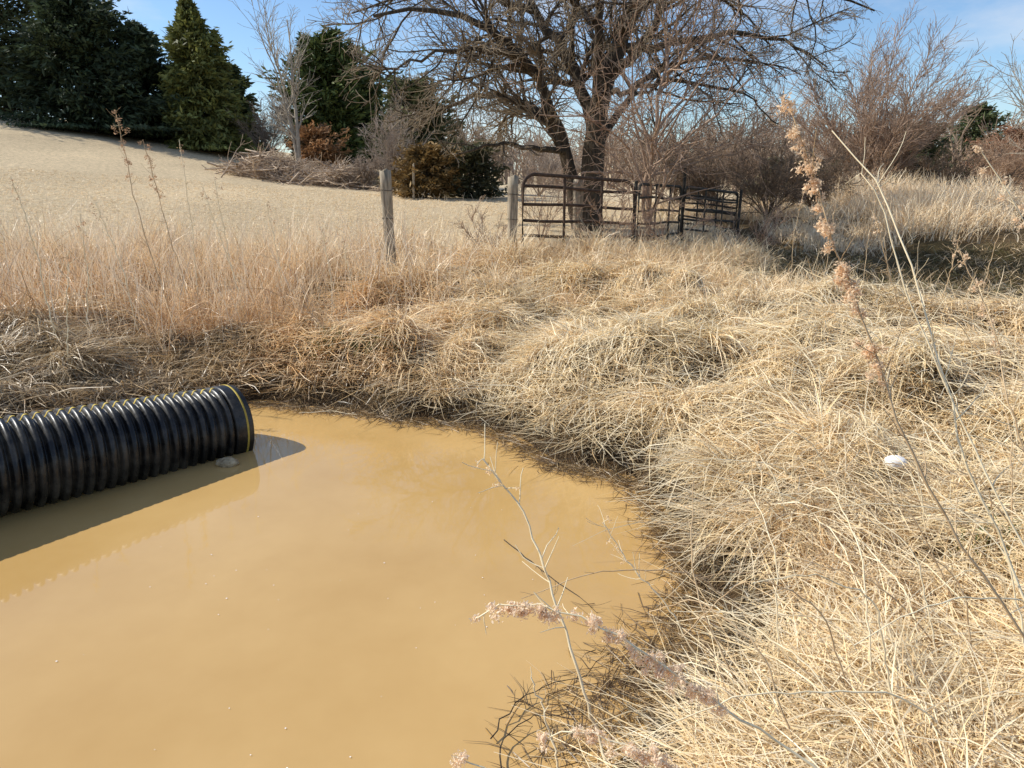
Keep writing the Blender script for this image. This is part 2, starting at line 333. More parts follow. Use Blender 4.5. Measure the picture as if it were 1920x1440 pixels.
# wispy upright stems
x, y = polar(6500, 6.0, 12.5, -52, 4); d = lookup(DG, x, y); k = (d > .5) & (rng.random(len(x)) < sstep(6.5, 8.8, y-.35*x-.6)*sstep(.3, -3.2, x)+.03) & (field_mask(x, y) < .6); x, y = x[k], y[k]; N = len(x)
sets.append(blades(x, y, rng.uniform(0, 6.28, N), np.radians(rng.uniform(72, 90, N)), np.radians(rng.uniform(30, 84, N)), rng.uniform(.45, 1.2, N), np.full(N, .0062), np.tile((1.1, .90, .64), (N, 1))*rng.uniform(.75, 1.0, (N, 1)), 6, .5, 0))
gbuild('standing_grass', 'tawny upright dead grass along the fence line and left bank', 'dry grass', sets)
# tall pale grass right
x, y = polar(75000, 11.0, 22.5, 8, 50); pr = sstep(13.0, 14.2, y+.3*np.sin(x*1.3))*sstep(3, 4.5, x)*sstep(.32, .5, fbm(x*.8, y*.8, 71))*(1-sstep(20, 22, y))
k = (rng.random(len(x)) < pr) & (x < 17.8); x, y = x[k], y[k]; N = len(x); lo = .4+.5*sstep(6.5, 9, x)
gbuild('tall_grass', 'tall pale standing grass at the right side of the field', 'dry grass', [blades(x, y, rng.uniform(0, 6.28, N), np.radians(rng.uniform(66, 90, N)), np.radians(rng.uniform(-20, 80, N)), rng.uniform(.40, 1.0, N)*(.35+1.1*fbm(x*.9, y*.9, 72))*lo, .008+.0003*y, np.array([(1.15, .93, .62), (.95, .71, .43), (1.2, 1.02, .74)])[rng.choice(3, N)]*rng.uniform(.75, 1.0, (N, 1))*(.78+.45*fbm(x*.6, y*.6, 76))[:, None], 5, .5, 0)])
# rough grass in the hollow, cast shadow painted into its dark tones
x, y = polar(38000, 7.0, 16, 12, 52); k = (rng.random(len(x)) < hollow(x, y)*sstep(.3, .5, fbm(x*1.2, y*1.2, 73))); x, y = x[k], y[k]; N = len(x)
gbuild('hollow_grass', 'short green and brown grass with painted shade in the hollow on the right', 'grass', [blades(x, y, rng.uniform(0, 6.28, N), np.radians(rng.uniform(20, 80, N)), np.radians(rng.uniform(-20, 40, N)), rng.uniform(.08, .30, N), np.full(N, .012), np.array([(.24, .17, .075), (.42, .29, .15), (.16, .14, .05), (.85, .65, .40)])[rng.choice(4, N, p=[.32, .3, .24, .14])], 3, .6, .02)])
# mowed field
x, y = polar(90000, 10.8, 24, -52, 40); k = (rng.random(len(x)) < field_mask(x, y)*sstep(.2, .45, fbm(x*2, y*2, 83))) & (x > -15.8) & (y < 23.8); x, y = x[k], y[k]; N = len(x)
fc = np.array([(1.05, .83, .52), (1.12, .93, .62), (.88, .66, .39)])[rng.choice(3, N)]*rng.uniform(.85, 1.05, (N, 1))*(.80+.38*fbm(x*.5, y*.5, 81)[:, None])
gbuild('field_grass', 'short mown straw coloured grass covering the sloping field', 'short grass', [blades(x, y, rng.uniform(0, 6.28, N), np.radians(rng.uniform(5, 50, N)), np.radians(rng.uniform(-10, 30, N)), rng.uniform(.03, .08, N), .007+.0004*y, fc, 3, .5, .01, .7)])
# green shoots near the back bank
pts = [on_ground(*p) for p in [(690, 650), (720, 640), (640, 640), (800, 605), (1690, 880), (1850, 1010), (600, 660), (870, 625)]]
x = np.concatenate([p[0]+rng.normal(0, .09, 70) for p in pts]); y = np.concatenate([p[1]+rng.normal(0, .07, 70) for p in pts]); N = len(x)
gbuild('green_shoots', 'few small green shoots poking out of the dead grass', 'green grass', [blades(x, y, rng.uniform(0, 6.28, N), np.radians(rng.uniform(40, 85, N)), np.radians(rng.uniform(0, 60, N)), rng.uniform(.08, .17, N), np.full(N, .006), np.tile((.14, .19, .05), (N, 1))*rng.uniform(.7, 1.4, (N, 1)), 4, .4, .08)])

# ------------------------------------------------------------------ trees
def grow(Pp, Rp, n, ratio, ang, K, up=0., wig=.15, t0=.2, rs=.55, rmin=.004, lmin=.1, lmax=99):
    seg = np.linalg.norm(np.diff(Pp, axis=1), axis=2); Lp = seg.sum(1)
    idx = rng.choice(len(Pp), n, p=Lp/Lp.sum()); t = t0+(1-t0)*rng.random(n); Kp = Pp.shape[1]
    f = t*(Kp-1); i = np.clip(f.astype(int), 0, Kp-2); fr = (f-i)[:, None]
    A, B = Pp[idx, i], Pp[idx, i+1]; pos = A*(1-fr)+B*fr; T = norm(B-A); r = Rp[idx, i]*(1-fr[:, 0])+Rp[idx, i+1]*fr[:, 0]
    pe = norm(np.cross(T, rng.normal(size=(n, 3)))); a = np.radians(rng.uniform(ang[0], ang[1], n))[:, None]
    d = norm(T*np.cos(a)+pe*np.sin(a)); ln = np.clip(Lp[idx]*ratio*rng.uniform(.55, 1.25, n)*(1.2-.65*t), lmin, lmax)
    P = np.zeros((n, K, 3)); P[:, 0] = pos
    for k in range(1, K):
        P[:, k] = P[:, k-1]+d*(ln/(K-1))[:, None]; d = norm(d+rng.normal(0, wig, (n, 3))+np.array([0, 0, up]))
    r0 = np.maximum(r*rs, rmin)
    tt = np.linspace(0, 1, K)[None]; R = r0[:, None]*(1-tt)+rmin*.8*tt
    return P, R
def limbs_px(lst, K=14, g=1.):
    P, R = [], []
    for pts, r0, r1 in lst:
        p = resample([at(a, b_, Yv) for a, b_, Yv in pts], K); p[1:-1] += rng.normal(0, .035, (K-2, 3)); P.append(p)
        R.append(g*(r0*(1-np.linspace(0, 1, K)**.8)+r1*np.linspace(0, 1, K)**.8))
    return np.array(P), np.array(R)
def bare_tree(name, label, base, trunk, limbs, levels, mt, ml, mtw, group=None, cat='tree'):
    o = thing(name, label, cat, base, group)
    if trunk is not None: V, Q = tubes(trunk[0], trunk[1], 12); build('trunk', V, Q, mt, o, smooth=True)
    V, Q = tubes(*limbs, 8); Pl, Rl = limbs
    parts = [(V, Q)]; P, R = Pl, Rl; tw = []
    for li, lv in enumerate(levels):
        P, R = grow(P, R, **lv)
        (parts if li == 0 else tw).append(tubes(P, R, 5 if li == 0 else 3))
    V, Q = join(parts); br = build('branches', V, Q, ml, o, smooth=True)
    if tw: V, Q = join(tw); build('twigs', V, Q, mtw, br)
    return o
# the big dark tree behind the gate
TY = 15.5
base = foot(1108, TY)
tr = resample([base-np.array([0, 0, .2]), at(1110, 330, TY), at(1113, 260, TY), at(1128, 180, TY), at(1152, 100, TY), at(1182, 40, TY), at(1215, -40, TY+.4), at(1235, -150, TY+.6)], 18)
rt = np.interp(np.linspace(0, 1, 18), [0, .08, .3, .55, 1], [.33, .26, .235, .18, .09]); tr[2:, :2] += rng.normal(0, .02, (16, 2))
LB = [([(1088, 430, TY), (1066, 300, TY), (1042, 235, TY-.2), (1018, 165, TY-.4), (985, 105, TY-.5), (940, 65, TY-.6), (870, 30, TY-1), (790, 12, TY-1.3), (700, 30, TY-1.6)], .20, .03),
      ([(1040, 230, TY-.2), (1000, 205, TY+.4), (950, 182, TY+.8), (890, 180, TY+1), (830, 200, TY+1.2), (780, 232, TY+1.3)], .13, .02),
      ([(1060, 285, TY), (1010, 282, TY-.7), (960, 268, TY-1.2), (900, 268, TY-1.6), (850, 290, TY-1.9)], .09, .015),
      ([(1112, 260, TY), (1090, 150, TY+.3), (1050, 85, TY+.5), (1005, 25, TY+.7), (960, -40, TY+.9), (900, -110, TY+1)], .18, .05),
      ([(1118, 220, TY), (1122, 120, TY-.4), (1118, 50, TY-.6), (1128, -20, TY-.7), (1120, -130, TY-.8)], .15, .06),
      ([(1140, 150, TY), (1185, 100, TY-.5), (1222, 55, TY-.7), (1250, 0, TY-.9), (1290, -80, TY-1)], .14, .05),
      ([(1165, 90, TY), (1235, 88, TY+.4), (1310, 70, TY+.8), (1400, 62, TY+1), (1480, 80, TY+1.3), (1550, 125, TY+1.5)], .11, .02),
      ([(1190, 20, TY), (1270, -20, TY), (1370, -40, TY+.5), (1480, -30, TY+.8), (1590, 0, TY+1), (1640, 20, TY+1)], .11, .02),
      ([(1000, 20, TY+.6), (920, -10, TY+.6), (830, -25, TY+.6), (740, -10, TY+.6), (660, 25, TY+.6)], .09, .015),
      ([(985, 105, TY-.5), (920, 95, TY-1.3), (850, 90, TY-2), (770, 110, TY-2.3), (720, 150, TY-2.5)], .08, .015),
      ([(1128, 180, TY), (1180, 170, TY-1), (1260, 150, TY-1.7), (1350, 160, TY-2.2), (1420, 190, TY-2.6)], .08, .015),
      ([(1125, 50, TY), (1060, 0, TY-2), (1020, -60, TY-3), (980, -80, TY-4)], .09, .02),
      ([(1160, 60, TY), (1190, 0, TY-2), (1240, -50, TY-3), (1290, -40, TY-4)], .09, .02),
      ([(1110, 300, TY), (1160, 200, TY+.6), (1220, 130, TY+1.4), (1320, 110, TY+2.2), (1420, 120, TY+2.8)], .12, .02)]
bare_tree('bare_tree', 'largest bare tree with thick dark trunk and wide arching limbs behind the gate', base, (tr, rt), limbs_px(LB, 14, .92),
          [dict(n=160, ratio=.42, ang=(30, 65), K=8, up=.03, wig=.15, t0=.22, rs=.52, rmin=.014),
           dict(n=1300, ratio=.5, ang=(25, 60), K=6, up=.03, wig=.18, t0=.15, rs=.6, rmin=.008, lmax=1.6),
           dict(n=5800, ratio=.55, ang=(25, 65), K=4, up=.03, wig=.2, t0=.1, rs=.7, rmin=.005, lmin=.18, lmax=.8),
           dict(n=4800, ratio=.6, ang=(25, 60), K=3, up=.05, wig=.2, t0=.1, rs=.8, rmin=.004, lmin=.12, lmax=.4)], M_bark, M_bark, M_twig)
# reddish slender tree in front
TY = 12.9; base = foot(1215, TY)
LB = [([(1214, 450, TY), (1222, 300, TY), (1238, 200, TY), (1252, 90, TY+.2), (1245, -60, TY+.3)], .06, .012),
      ([(1212, 420, TY), (1190, 290, TY-.3), (1140, 240, TY-.6), (1075, 215, TY-.8), (1010, 215, TY-1)], .04, .007),
      ([(1214, 420, TY), (1262, 290, TY-.2), (1320, 230, TY-.4), (1385, 170, TY-.6), (1450, 120, TY-.7)], .04, .007),
      ([(1222, 300, TY), (1200, 220, TY+.3), (1170, 130, TY+.5), (1160, 40, TY+.6)], .035, .007),
      ([(1230, 250, TY), (1290, 170, TY+.5), (1330, 80, TY+.7), (1350, -20, TY+.9)], .035, .007),
      ([(1218, 330, TY), (1290, 310, TY+.6), (1380, 290, TY+1), (1470, 250, TY+1.2)], .03, .006),
      ([(1214, 340, TY), (1150, 320, TY+.2), (1090, 330, TY+.2), (1040, 350, TY+.2)], .03, .006),
      ([(1242, 160, TY), (1290, 80, TY-.8), (1310, 0, TY-1)], .025, .007), ([(1222, 300, TY), (1230, 230, TY-1), (1260, 160, TY-1.6), (1300, 100, TY-2)], .025, .006)]
bare_tree('bare_tree', 'slender reddish bare tree right of the gate, in front of the big dark tree', base, None, limbs_px(LB, 10),
          [dict(n=95, ratio=.5, ang=(25, 65), K=7, up=.03, wig=.18, t0=.12, rs=.55, rmin=.007),
           dict(n=600, ratio=.55, ang=(25, 70), K=5, up=.0, wig=.2, t0=.1, rs=.6, rmin=.005, lmax=.9),
           dict(n=2300, ratio=.5, ang=(30, 65), K=3, up=.0, wig=.2, t0=.1, rs=.7, rmin=.0036, lmin=.1, lmax=.4)], M_red, M_red, M_red)
def shrub(name, label, px, Y, Ht, Rad, nst, n1_, n2_, m, r0=.03, spread=.9, group=None, cat='shrub', rm=.008, curve=.0, base=None, lean=0., wg=.14, ang=(18, 55), up=.05, lm=99, dome=.45, r2=.5):
    base = foot(px, Y) if base is None else base; K = 8; P = np.zeros((nst, K, 3)); a = rng.uniform(0, 6.283, nst); q = np.sqrt(rng.random(nst))*spread
    tt = np.linspace(0, 1, K)
    top = np.stack([np.cos(a)*q*Rad+lean, np.sin(a)*q*Rad, Ht*(1-dome*q**2)*rng.uniform(.75, 1, nst)], 1)
    off = np.cumsum(rng.normal(0, .035*Ht, (nst, K, 3)), 1)*np.sin(tt*2.6)[None, :, None]*.5
    for k, t in enumerate(tt):
        P[:, k, :2] = base[:2]+top[:, :2]*(t**(1.25-curve)); P[:, k, 2] = base[2]-.05+top[:, 2]*(t**(.9+curve))
    P[:, 1:] += off[:, 1:]*min(wg*6, 1)
    P[:, :, 2] = np.maximum(P[:, :, 2], base[2]-.05)
    R = r0*rng.uniform(.6, 1.1, nst)[:, None]*(1-tt*.85)[None]
    o = thing(name, label, cat, base, group); V, Q = tubes(P, R, 6); st = build('stems', V, Q, m, o, smooth=True)
    P1, R1 = grow(P, R, n1_, .42, ang, 6, up*1.2, wg, .2, .6, rm, .1, lm); P2, R2 = grow(P1, R1, n2_, r2, ang, 4, up*.8, wg*1.4, .1, .7, rm*.75, .15)
    V, Q = join([tubes(P1, R1, 4), tubes(P2, R2, 3)]); build('twigs', V, Q, m, st); return o
shrub('bare_tree', 'broad fan shaped reddish bare tree at the right edge of the meadow', 1615, 22, 4.7, 3.3, 30, 620, 6200, M_fan, .045, .95, cat='tree', rm=.0078, wg=.13, ang=(18, 50), up=.07, lm=.95, dome=.42, r2=.6, curve=.12)
shrub('bare_tree', 'slim pale bare tree rising between the spruce and the pine on the left', 568, 29, 9.5, 1.2, 3, 42, 420, M_pale, .10, .9, cat='tree', rm=.009, lean=-.35, wg=.07, lm=1.7, ang=(22, 50))
shrub('bare_tree', 'thin grey bare tree partly cut by the right edge of the photo', 1955, 26, 6.4, 2.6, 5, 80, 900, M_pale, .08, .9, cat='tree', rm=.011, wg=.1)
for px, Y, Ht, Rd, m, lab in [
    (515, 34, 3.1, 1.6, M_gray, 'small rounded grey bare bush right of the green spruce'),
    (735, 26, 3.0, 1.8, M_gray, 'grey tangled bush left of the big tree, beside the dark juniper'),
    (870, 26, 2.4, 1.9, M_dark, 'dark low bush behind the second fence post'),
    (1330, 17.5, 1.8, 1.5, M_dark, 'dark tangled bush directly behind the corral panels'),
    (1440, 16.5, 1.9, 1.7, M_dark, 'dark tangled bush at the right end of the corral'),
    (1260, 20, 2.2, 1.7, M_dark, 'dark bush between the big tree and the corral'),
    (1520, 19, 1.7, 2.0, M_dark, 'low dark bush left of the fan shaped tree'),
    (1740, 22, 1.8, 2.3, M_dark, 'low dark bush right of the fan shaped tree'),
    (1870, 28, 2.7, 2.2, M_red, 'reddish bare bush near the right edge of the photo'),
    (1395, 26, 2.9, 2.4, M_far, 'brown bare bush far behind the corral'),
    (690, 26, 1.3, 1.1, M_gray, 'low grey brush just right of the cut branch heap'),
    (1010, 28, 2.2, 2.0, M_gray, 'grey bush seen behind the gate left of the thick trunk')]:
    shrub('bare_bush', lab, px, Y, Ht, Rd, 22, 220, 1700, m, .018, 1, cat='bush', rm=.006 if Y < 20 else .008, wg=.22)
for px, Y, Ht, Rd, lab in [(1150, 11.2, 1.35, .6, 'thin reddish sapling growing up in front of the right half of the gate'), (1015, 12.8, 1.7, .8, 'thin reddish sapling growing just behind the left half of the gate'),
                           (1250, 11.8, 1.3, .9, 'thin reddish sapling in front of the first corral panel'), (1430, 12.6, 1.5, 1.0, 'thin reddish sapling right of the corral'), (905, 11.5, 1.1, .5, 'small thin sapling left of the gate post')]:
    shrub('sapling', lab, px, Y, Ht, Rd, 8, 42, 230, M_red, .010, 1, cat='sapling', rm=.0045, wg=.2)

def evergreen(name, label, base, Ht, Rad, nb, per, size, shape, c, group=None, bot=.02, gain=1.9):
    o = thing(name, label, 'tree', base, group)
    tp = np.array([base-[0, 0, .1], base+[0.05, 0, Ht*.5], base+[0, 0.04, Ht*.97]]); V, Q = tubes(resample(tp, 8), np.linspace(.03*Ht, .02, 8), 8); build('trunk', V, Q, M_bark, o, smooth=True)
    u = bot+(1-bot)*rng.random(nb)**(1.25 if shape == 'spruce' else .95); a = rng.uniform(0, 6.283, nb)
    if shape == 'spruce': rad = Rad*(1-u)**.8+.06; slope = -.28+.7*u
    elif shape == 'pine': rad = Rad*np.sqrt(np.clip(np.sin(np.pi*(u*.82+.16)), .02, 1)); slope = .15+.5*u
    else: rad = Rad*(1-u**2.2)**.6*(.8+.2*np.minimum(1, u*6)); slope = -.1+.8*u
    lump = .46+1.05*vnoise(a*1.9, u*9, base[0]); ln = rad*lump*rng.uniform(.7, 1.15, nb)
    bi = np.repeat(np.arange(nb), per); N = len(bi); t = .15+.85*rng.random(N)**.6
    dr = np.stack([np.cos(a), np.sin(a), slope], 1)[bi]; s_ = ln[bi]*t
    P = base+dr*s_[:, None]; P[:, 2] += u[bi]*Ht+.12*ln[bi]*t*t
    lat = np.stack([-np.sin(a), np.cos(a), 0*a], 1)[bi]*(rng.normal(0, .13, N)*ln[bi]*(1.15-t*.6))[:, None]; P = P+lat+rng.normal(0, size*.28, (N, 3))
    P[:, 2] = np.maximum(P[:, 2], base[2]+.05)
    dd = norm(dr+rng.normal(0, .55, (N, 3))+np.array([0, 0, -.1])); sd = norm(np.cross(dd, rng.normal(size=(N, 3))))
    sz = size*rng.uniform(.6, 1.35, N)[:, None]; wd = sz*.15
    V = np.stack([P-dd*sz*.5, P+sd*wd, P+dd*sz*.5, P-sd*wd], 1).reshape(-1, 3); Q = np.arange(N*4).reshape(-1, 4)
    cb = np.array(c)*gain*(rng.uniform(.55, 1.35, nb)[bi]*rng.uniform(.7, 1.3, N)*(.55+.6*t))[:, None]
    build('crown', V, Q, M_leaf, o, col=np.repeat(cb, 4, 0)); return o
for px, Y, top, rad, nb, shp, c, lab in [
    (-95, 33, -120, 4.2, 520, 'round', (.042, .050, .020), 'tall dark evergreen cut off by the left edge of the photo'),
    (55, 35, -110, 3.6, 520, 'round', (.062, .064, .023), 'dark evergreen at far left, its top above the frame'),
    (195, 32, -35, 3.9, 800, 'spruce', (.030, .040, .019), 'huge blue black spruce with skirts down to the grass on the left slope'),
    (300, 34, 50, 2.8, 480, 'spruce', (.033, .043, .020), 'dark spruce half hidden behind the huge spruce'),
    (398, 33, 8, 2.2, 600, 'spruce', (.092, .096, .028), 'pointed yellow green spruce lit by the sun on the left'),
    (462, 37, 130, 1.6, 240, 'spruce', (.05, .06, .022), 'small spruce peeking out right of the yellow green spruce'),
    (632, 38, 88, 2.2, 340, 'pine', (.052, .066, .020), 'rounded green pine behind the slim pale tree'),
    (680, 40, 138, 1.7, 220, 'pine', (.04, .055, .02), 'smaller dark pine right of the rounded green pine'),
    (785, 30, 165, 1.9, 280, 'round', (.055, .058, .024), 'dark juniper left of the big bare tree'),
    (1800, 60, 205, 2.2, 200, 'round', (.05, .06, .026), 'distant green cedar near the right edge'),
    (1690, 40, 250, 2.0, 200, 'round', (.04, .045, .02), 'dark cedar behind the fan shaped tree')]:
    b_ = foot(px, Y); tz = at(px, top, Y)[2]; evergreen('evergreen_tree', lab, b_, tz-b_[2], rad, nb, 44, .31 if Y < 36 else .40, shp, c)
for px, Y, Ht, rad, c, lab in [(800, 23, 1.4, 1.1, (.15, .095, .035), 'low brownish juniper at the field edge left of the second post'),
                          (880, 24, 1.5, 1.2, (.06, .06, .03), 'low dark juniper beside the brownish one'),
                          (600, 31, 1.7, 1.4, (.22, .12, .055), 'rusty brown low bush above the cut branch heap'),
                          (1890, 33, 2.6, 1.8, (.18, .095, .055), 'rust coloured cedar at the right edge of the meadow'),
                          (1480, 20, 1.0, 1.0, (.08, .07, .035), 'low dark cedar right of the corral')]:
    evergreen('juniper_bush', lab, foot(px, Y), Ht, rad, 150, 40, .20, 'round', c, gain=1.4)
# far woods: one mass
N = 900; a = np.radians(rng.uniform(-14, 46, N)); r = rng.uniform(55, 110, N); P = np.zeros((N, 6, 3)); R = np.zeros((N, 6)); hh = rng.uniform(2.8, 6, N)*(.8+.5*vnoise(a*14, a*0, 3))
X_, Y_ = r*np.sin(a), r*np.cos(a); Z_ = terr(X_, Y_)[0]
for k in range(6): P[:, k] = np.stack([X_+rng.normal(0, .12*k, N), Y_, Z_+hh*k/5], 1); R[:, k] = .13*(1-k/6.5)
P1, R1 = grow(P, R, 6000, .4, (20, 55), 4, .05, .12, .15, .5, .03); P2, R2 = grow(P1, R1, 18000, .5, (20, 60), 3, .03, .15, .1, .7, .022, .3)
V, Q = join([tubes(P, R, 4), tubes(P1, R1, 3), tubes(P2, R2, 3)]); tag(build('distant_woods', V, Q, M_far), 'far off brown leafless woods along the horizon', 'woods', kind='stuff')

# brush heap
g0 = on_ground(550, 342); N = 800; K = 5; sc = g0[1]/F*290/2
u = rng.normal(0, .40, N).clip(-1.1, 1.1); L_ = rng.uniform(.6, 2.2, N); cx = g0[0]+u*sc; cy = g0[1]+.8+rng.normal(0, .8, N)
cz = np.array([hgt(a_, b_) for a_, b_ in zip(cx, cy)])+rng.random(N)*1.0*np.clip(1-u**2, .05, 1)**1.1*(.55+.45*np.cos(cx*2.1))
a = np.where(rng.random(N) < .5, rng.normal(0, .6, N), rng.uniform(0, 6.28, N)); e = rng.normal(.05, .32, N)
P = np.zeros((N, K, 3)); d = np.stack([np.cos(a)*np.cos(e), np.sin(a)*np.cos(e), np.sin(e)], 1); p = np.stack([cx, cy, cz], 1)-d*(L_/2)[:, None]
for k in range(K): P[:, k] = p; p = p+d*(L_/(K-1))[:, None]; d = norm(d+rng.normal(0, .14, (N, 3)))
R = rng.uniform(.010, .038, N)[:, None]*(1-np.linspace(0, .7, K))[None]
o = thing('brush_heap', 'long heap of cut pale branches lying on the mown slope', 'branch pile', g0)
V, Q = tubes(P, R, 5); br = build('branches', V, Q, M_brush, o, smooth=True)
P1, R1 = grow(P, R, 2600, .4, (20, 55), 4, .0, .15, .2, .6, .007, .2); V, Q = tubes(P1, R1, 3); build('twigs', V, Q, M_brush, br)

# ------------------------------------------------------------------ fence posts, gate, corral
def post(label, px, ytop, Y, r, lean=(0, 0), m=M_wood, name='fence_post'):
    b_ = foot(px, Y); top = at(px, ytop, Y)[2]; h = top-b_[2]; K = 14
    t = np.r_[0, np.linspace(0, 1, K-3), 1.0, 1.0]; zz = b_[2]-.3+(h+.3)*t
    Pm = np.stack([b_[0]+lean[0]*t, b_[1]+lean[1]*t, zz], 1); n = 18; a = np.arange(n)/n*6.2832
    Rr = r*(1+.05*np.sin(t*9)); Rr[-2] = r*.82; Rr[-1] = .0005; Rr[0] = .001
    V = np.zeros((len(t), n, 3))
    prof = 1+.08*np.sin(a*3+1)+.05*np.sin(a*5)+rng.normal(0, .05, n)
    for k in range(len(t)):
        V[k, :, 0] = Pm[k, 0]+Rr[k]*prof*np.cos(a); V[k, :, 1] = Pm[k, 1]+Rr[k]*prof*np.sin(a); V[k, :, 2] = Pm[k, 2]+(0.025*np.cos(a+1)+.012*np.sin(a*4) if k >= len(t)-3 else 0)*(Rr[k]/r)
    i = (np.arange(len(t)-1)*n)[:, None]; s_ = np.arange(n)[None]; Q = np.stack([i+s_, i+(s_+1) % n, i+n+(s_+1) % n, i+n+s_], -1)
    o = thing(name, label, 'post', b_); build('post_body', V, Q, m, o)
    for hh_ in (.82, .55):
        z = b_[2]+h*hh_; aa_ = np.linspace(0, 2*math.pi, 15); V, Q = tubes(np.stack([b_[0]+lean[0]*hh_+(r*1.14)*np.cos(aa_), b_[1]+lean[1]*hh_+(r*1.14)*np.sin(aa_), z+.006*np.sin(aa_*2)], 1), np.full(15, .0035), 4)
        build('wire_wrap', V, Q, M_rust, o)
post('weathered wooden post standing alone left of the gate', 728, 321, 9.5, .070, (-.02, 0))
post('weathered wooden post the gate hangs on, at its left end', 959, 332, 10.7, .078, (.02, 0))
post('grey wooden post seen through the middle of the gate', 1083, 335, 13.2, .09)
post('thin short post far out left of the brownish juniper', 776, 308, 22, .03, (.05, 0))
def panel(name, label, A, B, h, rails, nv, r, m, cat, z0=.08, rc=.16, sag=0., group=None):
    A = np.array(A, float); B = np.array(B, float); W = np.linalg.norm((B-A)[:2]); ux = (B-A)/W; ux[2] = (B[2]-A[2]+sag)/W
    def pt(s_, z): return A+ux*s_+np.array([0, 0, z0+z])
    pts = []
    for cx_, cz_, a0 in ((W-rc, rc, -90), (W-rc, h-rc, 0), (rc, h-rc, 90), (rc, rc, 180)):
        for k in range(7): q = math.radians(a0+15*k); pts.append(pt(cx_+rc*math.cos(q), cz_+rc*math.sin(q)))
    pts.append(pts[0]); o = thing(name, label, cat, A, group); V, Q = tubes(np.array(pts), np.full(len(pts), r), 10); build('frame', V, Q, m, o, smooth=True)
    for z in rails:
        q = np.array([pt(r*.8+(W-r*1.6)*t, z*h+.012*math.sin(t*7+z*7)) for t in np.linspace(0, 1, 7)]); V, Q = tubes(q, np.full(7, r*.82), 8); build('rail', V, Q, m, o, smooth=True)
    for k in range(nv):
        s_ = W*(k+1)/(nv+1); off = np.array([-ux[1], ux[0], 0])*r*1.75
        q = np.array([pt(s_, r+(h-2*r)*t)-off for t in (0, .5, 1)]); V, Q = tubes(q, np.full(3, r*.75), 8); build('brace', V, Q, m, o, smooth=True)
    return o
A = foot(980, 10.8); B = foot(1188, 12.0); hA = at(980, 325, 10.8)[2]-A[2]
B[2] = at(1188, 341, 12.0)[2]-hA
panel('tube_gate', 'rusty tubular steel farm gate with rounded corners beside the wooden post', A, B, hA-.08, (.16, .33, .50, .68, .87), 2, .029, M_rust, 'gate', sag=0, rc=.22)
cor = [(1192, 12.1, 345), (1278, 13.6, 350), (1384, 15.2, 362)]
for k, (p, q, lab) in enumerate([(cor[0], cor[1], 'dark corral panel next to the rusty gate'), (cor[1], cor[2], 'dark corral panel farthest right'),
                                 ((1270, 16.0, 352), (1384, 15.3, 362), 'dark corral panel at the back of the pen')]):
    A = foot(p[0], p[1]); B = foot(q[0], q[1]); hh_ = at(p[0], p[2], p[1])[2]-A[2]; B[2] = at(q[0], q[2], q[1])[2]-hh_
    panel('corral_panel', lab, A+np.array([.04, 0, 0]), B-np.array([.04, 0, 0]), hh_-.08, (.2, .4, .6, .8), 2, .024, M_steel, 'fence panel', rc=.1)
def steel_post(px, Y, yt, lab):
    b_ = foot(px, Y); t = at(px, yt, Y)[2]; o = thing('steel_post', lab, 'post', b_)
    K = 5; P = np.stack([np.full(K, b_[0]), np.full(K, b_[1]), np.array([b_[2]-.2, b_[2]+.5, t-.01, t, t])], 1); V, Q = tubes(P, np.array([.03, .03, .03, .03, .001]), 10); build('shaft', V, Q, M_steel, o)
    P = np.stack([np.full(4, b_[0]), np.full(4, b_[1]), np.array([t-.35, t-.35, t-.28, t-.28])], 1); V, Q = tubes(P, np.array([.03, .042, .042, .03]), 10); build('collar', V, Q, M_rust, o)
steel_post(1190, 12.05, 338, 'steel post where the gate meets the corral')
steel_post(1279, 13.65, 315, 'taller steel post between the two front corral panels')
steel_post(1386, 15.3, 355, 'steel post at the far right corner of the corral')

# ------------------------------------------------------------------ culvert pipe
E = np.array([-2.17, 5.02, .14]); S0 = np.array([-3.17, 3.92, .27]); ax = norm(E-S0); rad = .31
side = norm(np.cross(ax, [0, 0, 1])); upv = np.cross(side, ax)
def ringmesh(prof, n=72, a0=0, a1=2*math.pi):
    full = abs(a1-a0-2*math.pi) < 1e-6; a = a0+(a1-a0)*np.arange(n+(0 if full else 1))/n; m_ = len(a)
    V = np.array([E-ax*s_+(np.cos(a)[:, None]*side+np.sin(a)[:, None]*upv)*r for s_, r in prof]).reshape(-1, 3)
    k = (np.arange(len(prof)-1)*m_)[:, None]; j = np.arange(n)[None]; j2 = (j+1) % m_
    return V, np.stack([k+j, k+j2, k+m_+j2, k+m_+j], -1).reshape(-1, 4)
o = thing('culvert_pipe', 'black corrugated plastic drain pipe with yellow stripe lying half in the muddy water', 'pipe', E)
mp_, nt, b = mat('black_plastic'); v = objcoord(nt); n = noise(nt, 5, 8, .7, v); n2 = noise(nt, 45, 3, .6, v)
r = ramp(nt, n.outputs[0], [(.44, (.007, .007, .007)), (.80, (.12, .105, .08))]); L(nt, r.outputs[0], b.inputs['Base Color'])
rr_ = ramp(nt, n2.outputs[0], [(.3, (.24,)*3), (.7, (.45,)*3)]); L(nt, rr_.outputs[0], b.inputs['Roughness']); bump(nt, n.outputs[0], b, .25, .004); b.inputs['Specular IOR Level'].default_value = .4
my_ = noisy('yellow_plastic', (.34, .24, .04), (.66, .49, .09), 12, .6, 0)
per_ = .066; prof = []; s_ = .13; LEN = 5.2
while s_ < LEN:
    for f, r_ in ((0, -.038), (.10, -.037), (.22, -.016), (.32, -.004), (.46, 0), (.60, 0), (.74, -.006), (.86, -.022)): prof.append((s_+f*per_, rad+r_))
    s_ += per_
V, Q = ringmesh(prof); build('corrugated_wall', V, Q, mp_, o, smooth=True)
